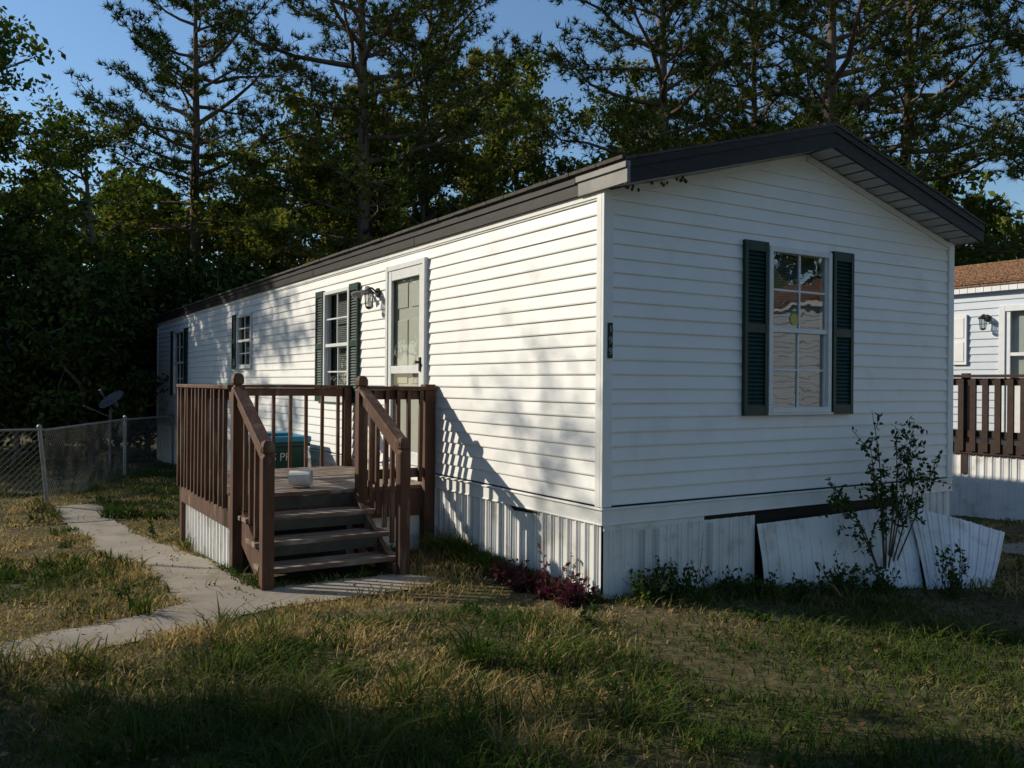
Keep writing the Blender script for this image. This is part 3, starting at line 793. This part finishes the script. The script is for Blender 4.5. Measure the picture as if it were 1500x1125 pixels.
# ------------------------------------------------------------------ trees
def tube_path(P, R, n=6):
    P = np.asarray(P, float); k = len(P); V = []; T = []
    for i in range(k):
        d = P[min(i+1,k-1)]-P[max(i-1,0)]; d /= np.linalg.norm(d)+1e-9
        a = np.cross(d, [0,0,1.]) if abs(d[2]) < .9 else np.cross(d, [1.,0,0]); a /= np.linalg.norm(a); b = np.cross(d,a)
        for j in range(n):
            t = 2*math.pi*j/n; V.append(P[i]+R[i]*(a*math.cos(t)+b*math.sin(t)))
    for i in range(k-1):
        for j in range(n):
            p, q = i*n+j, i*n+(j+1)%n; T += [(p,q,q+n),(p,q+n,p+n)]
    return np.array(V), np.array(T)
class Tree:
    def __init__(s): s.wv=[]; s.wt=[]; s.nw=0
    def limb(s, P, R, n=6):
        v, t = tube_path(P, R, n); s.wv.append(v); s.wt.append(t+s.nw); s.nw += len(v)
    def finish(s, name, LV, LT, mw, ml):
        wv = np.concatenate(s.wv); wt = np.concatenate(s.wt)
        V = np.concatenate([wv, LV]); T = np.concatenate([wt, LT+len(wv)])
        mi = np.concatenate([np.zeros(len(wt)), np.ones(len(LT))])
        return trimesh(name, V, T, [mw, ml], mi, mi == 0)
def unit(v): return v/(np.linalg.norm(v, axis=-1, keepdims=True)+1e-9)

def make_pine(seed, H=16., h0=5., Lb=3.6, nb=46, ntuft=7, rt=.24, K=13, nl=(.16,.29), nw=(.012,.022)):
    r = np.random.default_rng(seed); t = Tree()
    k = 10; hs = np.linspace(0,H,k); wob = np.cumsum(r.normal(0,.09,(k,2)),0)
    TP = np.stack([wob[:,0],wob[:,1],hs],1); TP[0,:2] = 0; TR = rt*(1-hs/H)**.8+.025; TR[0] *= 1.25
    t.limb(TP, TR, 9)
    pts = []; dirs = []
    for i in range(nb):
        u = (i+r.random())/nb; h = h0+(H-h0)*u**.9
        c = np.array([np.interp(h,hs,TP[:,0]), np.interp(h,hs,TP[:,1]), h])
        az = i*2.4+r.normal(0,.4); prof = math.sin(math.pi*min(1., .22+.78*u))**.7 if u < .99 else .2
        L = Lb*(.22+.78*prof)*r.uniform(.4,1.15)
        if u < .12: L *= r.uniform(.5,1.)
        up = r.uniform(-.1,.3)+.5*u
        d = np.array([math.cos(az), math.sin(az), up]); B = [c]; nS = 5
        cur = c.copy()
        for q in range(nS):
            d2 = d+np.array([r.normal(0,.2), r.normal(0,.2), -.10+.08*q+r.normal(0,.08)]); d2 /= np.linalg.norm(d2); cur = cur+d2*L/nS; B.append(cur.copy())
        B = np.array(B); R0 = .02+.016*L
        t.limb(B, np.linspace(R0,.010,nS+1), 5)
        ns = int(4+L*2.7)
        for q in range(ns):
            f = .25+.75*(q+r.random())/ns; idx = f*nS; i0 = min(int(idx),nS-1); p = B[i0]+(B[i0+1]-B[i0])*(idx-i0)
            bd = unit(B[i0+1]-B[i0]); side = np.cross(bd,[0,0,1.])*(1 if q%2 else -1)
            sd = unit(bd*.7+side*r.uniform(.4,1.1)+np.array([0,0,r.uniform(-.2,.6)])); sL = L*r.uniform(.14,.34)*(1.2-f*.5)+.2
            e = p+sd*sL; t.limb(np.array([p,(p+e)/2+r.normal(0,.03,3),e]), [.012,.009,.005], 3)
            for w in range(ntuft):
                g = r.uniform(.35,1.08); pts.append(p+sd*sL*g+r.normal(0,.09,3)); dirs.append(sd+np.array([0,0,.45])+r.normal(0,.35,3))
        pts.append(B[-1]); dirs.append(d)
    pts = np.array(pts); dirs = unit(np.array(dirs)); n = len(pts)
    P = np.repeat(pts,K,0); D = unit(np.repeat(dirs,K,0)*.75+r.normal(0,.65,(n*K,3)))
    ln = r.uniform(*nl,(n*K,1)); S = unit(np.cross(D, r.normal(0,1,(n*K,3))))*r.uniform(*nw,(n*K,1))
    LV = np.stack([P-S, P+S, P+D*ln],1).reshape(-1,3); LT = np.arange(n*K*3).reshape(-1,3)
    return t.finish('pine_mesh', LV, LT, M_BARK, M_NEEDLE)

def make_decid(seed, H=12., R=3., h0=2.5, nb=18, nleaf=20, lsz=.095, ml=None, rt=.17, mw=None, ncl=4):
    r = np.random.default_rng(seed); t = Tree()
    k = 8; hs = np.linspace(0,H*.92,k); wob = np.cumsum(r.normal(0,.02*H,(k,2)),0)
    TP = np.stack([wob[:,0],wob[:,1],hs],1); TP[0,:2] = 0
    if R < 1.3: TP[:,:2] *= .2
    t.limb(TP, rt*(1-hs/H)**.9+.015, 8)
    pts = []
    for i in range(nb):
        u = (i+r.random())/nb; h = h0+(H*.9-h0)*u
        c = np.array([np.interp(h,hs,TP[:,0]), np.interp(h,hs,TP[:,1]), h]); az = i*2.4+r.normal(0,.5)
        L = R*(.45+.75*math.sin(math.pi*min(1,(.15+.8*u))))*r.uniform(.55,1.1)
        d = unit(np.array([math.cos(az), math.sin(az), r.uniform(.25,.9)])); B = [c]; cur = c.copy(); nS = 4
        for q in range(nS):
            cur = cur+unit(d+r.normal(0,.22,3))*L/nS; B.append(cur.copy())
        B = np.array(B); t.limb(B, np.linspace(.015+.016*L,.008,nS+1), 5)
        ns = int(5+L*2)
        for q in range(ns):
            f = .25+.75*(q+r.random())/ns; idx = f*nS; i0 = min(int(idx),nS-1); p = B[i0]+(B[i0+1]-B[i0])*(idx-i0)
            sd = unit(unit(B[i0+1]-B[i0])*.5+r.normal(0,.6,3)+np.array([0,0,.2])); sL = L*r.uniform(.2,.42)
            e = p+sd*sL; t.limb(np.array([p,(p+e)/2+r.normal(0,.05,3),e]), [.012,.008,.004], 3)
            for w in range(ncl):
                g = r.uniform(.3,1.1); cc = p+sd*sL*g+r.normal(0,.1,3)
                sp = r.uniform(.10,.26)
                pts.append(cc+r.normal(0,1,(nleaf,3))*np.array([sp,sp,sp*.6]))
    P = np.concatenate(pts); n = len(P)
    A = unit(r.normal(0,1,(n,3))+np.array([0,0,-.3])); B = unit(np.cross(A, r.normal(0,1,(n,3))+np.array([0,0,1.2])))
    s = lsz*r.uniform(.6,1.3,(n,1))
    LV = np.stack([P-A*s, P-B*s*.5, P+A*s, P+B*s*.5],1).reshape(-1,3)
    b = np.arange(n)[:,None]*4; LT = np.concatenate([b+np.array([[0,1,2]]), b+np.array([[0,2,3]])])
    return t.finish('tree_mesh', LV, LT, mw or M_BARKD, ml or M_LEAF)

PINES = [make_pine(1,18,4.5,4.6,58), make_pine(2,16,5,4.2,52), make_pine(5,17,3.5,4.6,58)]
DEC = [make_decid(11,13,3.4,nb=22,nleaf=15), make_decid(12,12,3.6,2.0,22,nleaf=15), make_decid(13,14,3.4,2.5,24,nleaf=16,ml=M_LEAFY,lsz=.10)]
SHR = [make_decid(21,3.4,1.6,.3,16,nleaf=16,lsz=.085,ml=M_SHRUB,rt=.05), make_decid(22,4.5,1.9,.4,18,nleaf=16,lsz=.085,ml=M_SHRUB,rt=.06)]
FAR = [make_decid(31,11,3.8,1.0,20,nleaf=8,lsz=.2,ml=M_LEAF,ncl=3), make_decid(32,10,4.2,1.0,20,nleaf=8,lsz=.2,ml=M_LEAF,ncl=3)]
SHD = [make_decid(41,12,3.6,3.2,24,nleaf=10,lsz=.17,ncl=4,ml=M_SHRUB), make_decid(42,13,3.8,3.0,26,nleaf=10,lsz=.17,ncl=4,ml=M_SHRUB)]
SLIM = make_decid(51,10.0,.95,7.9,7,nleaf=2,lsz=.06,ml=M_LEAF,rt=.05,ncl=2)  # unseen tree, added and shaped to throw leafy shade on the long wall
def put(me, name, x, y, s=1., parent=None, rot=None, sz=None):
    o = bpy.data.objects.new(name, me); COL.objects.link(o)
    o.location = (x, y, gz(x,y)-.1); o.scale = (s, s, (sz or s)); o.rotation_euler = (0,0,rot if rot is not None else random.uniform(0,6.28))
    if parent: o.parent = parent
    return o
put(PINES[0],'pine_tree', 6.08,19.5, 1.02, rot=.4); put(PINES[2],'pine_tree', 16.3,10.8, 1.0, rot=2.0)
put(PINES[1],'pine_tree', 21.4,12.0, 1.1, rot=1.); put(PINES[0],'pine_tree', 21.6,6.6, .95, rot=3.)
put(PINES[2],'pine_tree', 9.8,23.0, 1.0, rot=.9); put(PINES[1],'pine_tree', 2.2,23.5, .95, rot=2.5)
put(PINES[1],'pine_tree', 13.8,14.5, 1.0, rot=4.); put(PINES[0],'pine_tree', 20.5,17.5, .95, rot=5.2)
for (x,y,s,k,sz) in ((15.3,23.2,1.15,2,1.16),(12.2,26.3,1.2,2,1.22),(18.6,20.6,1.05,2,1.0),(22.5,24.6,1.15,1,1.15),(10.2,20.4,.9,2,.86),
                     (-.7,21.4,.9,0,.76),(2.6,20.6,.9,2,.70),(-3.4,19.0,.9,0,.86),(-5.9,21.0,1.05,1,1.05),(8.4,21.2,.9,0,.82),
                     (5.6,25.6,1.05,2,.98)):
    put(DEC[k],'broadleaf_tree',x,y,s,sz=sz)
und = empty('woodland_understorey'); r_ = random.Random(9)
for i in range(20):
    Z = r_.uniform(18.5,26); X = -.64*Z + i/20*.62*Z
    x, y = -3.853+.848*X+.530*Z, -4.927-.530*X+.848*Z
    if x > -.5 and y < 18.8: y = 19.5
    put(SHR[i%2], 'shrub', x, y, r_.uniform(.8,1.25), und)
dist = empty('distant_tree_line')
for i in range(22):
    f = i/21; Z = r_.uniform(34,42); X = (-.70+1.40*f)*Z
    x, y = -3.853+.848*X+.530*Z, -4.927-.530*X+.848*Z
    put(FAR[i%2], 'tree', x, y, r_.uniform(.85,1.15), dist)
for (x,y,s,mm,nm) in ((-10.8,24.2,.85,SHD[0],'broadleaf_tree'),(-10.,20.6,.78,PINES[1],'pine_tree'),(-10.5,28.5,.9,SHD[1],'broadleaf_tree'),
                      (-12,5.0,1.0,SHD[0],'broadleaf_tree'),(-15.5,8.2,1.,SHD[1],'broadleaf_tree'),(-11,.8,1.05,SHD[1],'broadleaf_tree'),(-15,3.0,1.,SHD[0],'broadleaf_tree'),
                      (-8.6,-2.4,1.,SHD[0],'broadleaf_tree'),(-12,-3.5,1.1,SHD[1],'broadleaf_tree'),(-9.5,11.0,1.,SLIM,'leaf_shadow_tree')):
    put(mm, nm, x, y, s)
for (x,y,s,mm,nm) in ((6,-20,1.2,FAR[1],'broadleaf_tree'),(12,-23,1.2,FAR[0],'broadleaf_tree'),(18,-17,1.1,FAR[1],'broadleaf_tree'),(0,-24,1.3,FAR[1],'broadleaf_tree'),(24,-14,1.2,FAR[0],'broadleaf_tree'),
                      (-24,0,1.3,FAR[1],'broadleaf_tree'),(-27,12,1.2,FAR[0],'broadleaf_tree')):
    put(mm, nm, x, y, s)

# ------------------------------------------------------------------ small plants
weedp = empty('weed_patch'); purp = empty('purple_plant_bed')
def plant(name, x, y, nst, h, spread, leaf, nl, mat, stem=M_STEM, seed=0, z0=0, droop=0., curve=.2, rs=.004, parent=None):
    r = np.random.default_rng(seed); t = Tree(); LP=[]; LD=[]
    for i in range(nst):
        az = r.random()*6.28; tilt = r.random()*spread; hh = h*r.uniform(.55,1.)
        P = [np.array([x+r.normal(0,.02*(1+nst*.15)), y+r.normal(0,.02*(1+nst*.15)), 0.])]
        P[0][2] = gz(P[0][0],P[0][1])-.02+z0
        d = unit(np.array([math.cos(az)*tilt, math.sin(az)*tilt, 1.]))
        for q in range(6):
            d = unit(d+r.normal(0,curve*.5,3)+np.array([0,0,-droop])); P.append(P[-1]+d*hh/6)
        P = np.array(P); t.limb(P, np.linspace(rs,rs*.4,7), 4)
        for q in range(nl):
            f = .15+.85*r.random(); idx = f*6; i0 = min(int(idx),5); p = P[i0]+(P[i0+1]-P[i0])*(idx-i0)
            LP.append(p+r.normal(0,leaf*.25,3)); LD.append(unit(r.normal(0,1,3)+np.array([0,0,.3])))
    P = np.array(LP); D = np.array(LD); n = len(P); S = unit(np.cross(D, r.normal(0,.6,(n,3))+np.array([0,0,1.]))); s = leaf*r.uniform(.6,1.3,(n,1))
    LV = np.stack([P, P+D*s*.5-S*s*.28, P+D*s, P+D*s*.5+S*s*.28],1).reshape(-1,3); b = np.arange(n)[:,None]*4
    me = t.finish(name, LV, np.concatenate([b+np.array([[0,1,2]]), b+np.array([[0,2,3]])]), stem, mat)
    o = bpy.data.objects.new(name, me); COL.objects.link(o)
    if parent: o.parent = parent
    return o
def sapling():
    r = np.random.default_rng(77); t = Tree(); LP=[]; LD=[]
    base = np.array([2.85,-.30,gz(2.85,-.3)])
    for (tx_,tz) in ((2.55,1.30),(3.28,1.20),(2.15,.66),(3.05,1.0),(3.46,.80),(2.75,.95),(2.38,1.02),(2.0,.52),(3.2,.75),(2.6,.7)):
        e = np.array([tx_, -.42+r.normal(0,.12), tz]); m1 = base*.5+e*.5+np.array([0,-.03,.06])
        P = np.array([base+r.normal(0,.02,3), base*.72+m1*.28+np.array([0,0,-.02]), m1, m1*.45+e*.55+r.normal(0,.03,3), e]); t.limb(P, [.009,.008,.006,.0045,.002], 5)
        for q in range(12):
            f = r.uniform(.40,1.); idx = f*4; i0 = min(int(idx),3); p = P[i0]+(P[i0+1]-P[i0])*(idx-i0)
            d = unit(unit(P[i0+1]-P[i0])*.8+r.normal(0,.6,3)*np.array([1,.7,1])); L = r.uniform(.08,.22)
            t.limb(np.array([p,p+d*L*.5+r.normal(0,.01,3),p+d*L]), [.0035,.0028,.0015], 4)
            for k in range(13): LP.append(p+d*L*r.uniform(.1,1.1)+r.normal(0,.008,3)); LD.append(unit(r.normal(0,1,3)))
    P = np.array(LP); D = np.array(LD); n = len(P); S = unit(np.cross(D, r.normal(0,.6,(n,3))+np.array([0,0,1.]))); s = .049*r.uniform(.6,1.3,(n,1))
    LV = np.stack([P, P+D*s*.5-S*s*.27, P+D*s, P+D*s*.5+S*s*.27],1).reshape(-1,3); b = np.arange(n)[:,None]*4
    me = t.finish('sapling', LV, np.concatenate([b+np.array([[0,1,2]]), b+np.array([[0,2,3]])]), M_STEM, M_WEED)
    COL.objects.link(bpy.data.objects.new('sapling', me))
sapling()
r_ = random.Random(31)
for i in range(22):
    plant('purple_plant' , -.14-.20*r_.random(), -.12+1.0*r_.random(), 5, r_.uniform(.12,.27), .9, .055, 10, M_PURPLE, M_STEMP, seed=100+i, parent=purp)
plant('purple_plant', -.12, .52, 3, .42, .3, .045, 12, M_PURPLE, M_STEMP, seed=140, parent=purp)
for i in range(22):
    xx = .1+2.5*r_.random(); bush = .5+.5*math.sin(xx*4.)
    plant('weed', xx, (-.14 if xx < 1.4 else -.40)-.22*r_.random(), 5, r_.uniform(.16,.28)+.12*bush, .7, .04, 22, M_WEED, seed=200+i, parent=weedp)
for i in range(4):
    plant('weed', 2.85+.35*r_.random(), -.80-.12*r_.random(), 4, r_.uniform(.35,.60), .4, .04, 24, M_WEED, seed=240+i, parent=weedp)
for (xx,yy,hh) in ((-.18,1.5,.28),(-.14,2.1,.3),(-.2,1.1,.2),(-.55,2.3,.24),(-2.1,5.3,.3),(.25,-.2,.32)):
    plant('weed', xx, yy, 4, hh, .6, .04, 18, M_WEED, seed=int(abs(xx)*100)+500, parent=weedp)
plant('dry_weed_stalk', .95, -.10, 2, .80, .35, .02, 2, M_LITTER, seed=301, curve=.25)
for (xx,yy) in ((-.5,-.55),(-1.,.1),(.6,-.9),(-2.9,2.0),(-3.3,3.2),(-2.2,-.8),(-1.2,-1.6),(1.4,-1.6)):
    plant('weed', xx, yy, 7, .14, 1.4, .04, 12, M_WEED, seed=int(abs(xx)*77)+900, parent=weedp)

# ================================================================== CHAIN LINK FENCE
fence = empty('chain_link_fence')
FP = [(-11.,8.9),(-7.,8.75),(-2.98,8.68),(-1.4,12.6),(-.05,15.3)]
HF = 1.05
wm = MB(); rm = MB()
for (A, B) in zip(FP[:-1], FP[1:]):
    za, zb = gz(*A), gz(*B); L = math.dist(A,B)
    def at(a, h):
        f = a/L; return Vector((A[0]+(B[0]-A[0])*f, A[1]+(B[1]-A[1])*f, za+(zb-za)*f+.03+h+.012*math.sin(a*2.1)*(h/HF)))
    sp = .085; a = -HF
    while a < L:
        p0, p1 = max(0., a), min(L, a+HF)
        if p1-p0 > .02:
            wm.tube(at(p0, p0-a), at(p1, p1-a), .0017, .0017, 3, cap=False)
            wm.tube(at(p0, HF-(p0-a)), at(p1, HF-(p1-a)), .0017, .0017, 3, cap=False)
        a += sp
    rm.tube(at(0,HF), at(L,HF), .017, .017, 8)
for (x,y) in FP:
    lean = .06 if x == -2.98 else 0
    rm.tube((x+lean, y, gz(x,y)-.1), (x-lean, y, gz(x,y)+HF+.07), .028, .028, 10)
    rm.lathe((x-lean,y,gz(x,y)+HF+.07), [(.034,0),(.034,.015),(.02,.035),(.004,.042)], 10)
M_WIRE = pmat('old_wire', (.15,.15,.14), (.10,.10,.095), scale=12, rough=.6)
wm.obj('wire_mesh', M_WIRE, fence); rm.obj('posts_and_rail', M_GALV, fence)

sd = empty('satellite_dish'); sx, sy = -1.55, 13.4; s0 = gz(sx,sy)
mb = MB(); mb.tube((sx,sy,s0-.1),(sx,sy,s0+1.25),.022,.022,10)
mb.tube((sx,sy,s0+1.1),(sx-.5,sy-.25,s0+1.33),.011,.011,8)
nd_ = Vector((-.35,-.15,.45)).normalized(); cc = Vector((sx+.05,sy,s0+1.40))
mb.tube(cc-nd_*.02, cc-nd_*.12, .05, .04, 10)
mb.tube(cc+Vector((0,0,-.2)), cc+nd_*.38+Vector((0,0,-.12)), .010, .010, 8); mb.tube(cc+nd_*.34+Vector((0,0,-.12)), cc+nd_*.43+Vector((0,0,-.1)), .026, .026, 10)
mb.obj('mast_and_arm', M_WIRE, sd)
a_ = nd_.orthogonal().normalized(); b2 = nd_.cross(a_); vs=[]; fs=[]
rings = 6; seg = 24
for i in range(rings+1):
    rr_ = .26*i/rings
    for j in range(seg):
        t = 2*math.pi*j/seg; vs.append(cc+a_*(rr_*math.cos(t))+b2*(rr_*math.sin(t))+nd_*(.9*rr_*rr_))
for i in range(rings):
    for j in range(seg): fs.append((i*seg+j, i*seg+(j+1)%seg, (i+1)*seg+(j+1)%seg, (i+1)*seg+j))
mb = MB(); mb.add(vs, fs); o = mb.obj('reflector', pmat('dish_grey', (.09,.09,.09), (.06,.06,.06), scale=8, rough=.5), sd, smooth=True)
md = o.modifiers.new('s','SOLIDIFY'); md.thickness = .012

# ================================================================== LIGHT, SKY, CAMERA
sv = Vector((-1, 1.1, .77)).normalized(); elev = math.asin(sv.z); az = math.atan2(sv.x, sv.y)
w = bpy.data.worlds.new('World'); scene.world = w; w.use_nodes = True
nt = w.node_tree; nt.nodes.clear()
o_ = nt.nodes.new('ShaderNodeOutputWorld'); bg = nt.nodes.new('ShaderNodeBackground'); sk_ = nt.nodes.new('ShaderNodeTexSky')
sk_.sky_type = 'NISHITA'; sk_.sun_disc = False; sk_.sun_elevation = elev; sk_.sun_rotation = az % (2*math.pi)
sk_.air_density = 1.3; sk_.dust_density = .1; sk_.ozone_density = 5.5
bg.inputs[1].default_value = .125
nt.links.new(sk_.outputs[0], bg.inputs[0]); nt.links.new(bg.outputs[0], o_.inputs[0])
sl_ = bpy.data.lights.new('sun', 'SUN'); sl_.energy = 5.0; sl_.angle = math.radians(.55); sl_.color = (1., .90, .73)
so = bpy.data.objects.new('sun', sl_); COL.objects.link(so); so.rotation_euler = (-sv).to_track_quat('-Z','Y').to_euler(); so.location = (-20,20,20)
cam = bpy.data.cameras.new('camera'); cam.sensor_width = 36; cam.lens = 30.48; cam.clip_end = 2000; cam.clip_start = .05
co = bpy.data.objects.new('camera', cam); COL.objects.link(co)
R = Matrix.Rotation(math.radians(-32),3,'Z') @ Matrix.Rotation(math.radians(90),3,'X') @ Matrix.Rotation(math.radians(.45),3,'Z')
co.matrix_world = Matrix.Translation((camx,camy,1.5)) @ R.to_4x4()
scene.camera = co
scene.view_settings.view_transform = 'Standard'; scene.view_settings.look = 'None'; scene.view_settings.exposure = 0
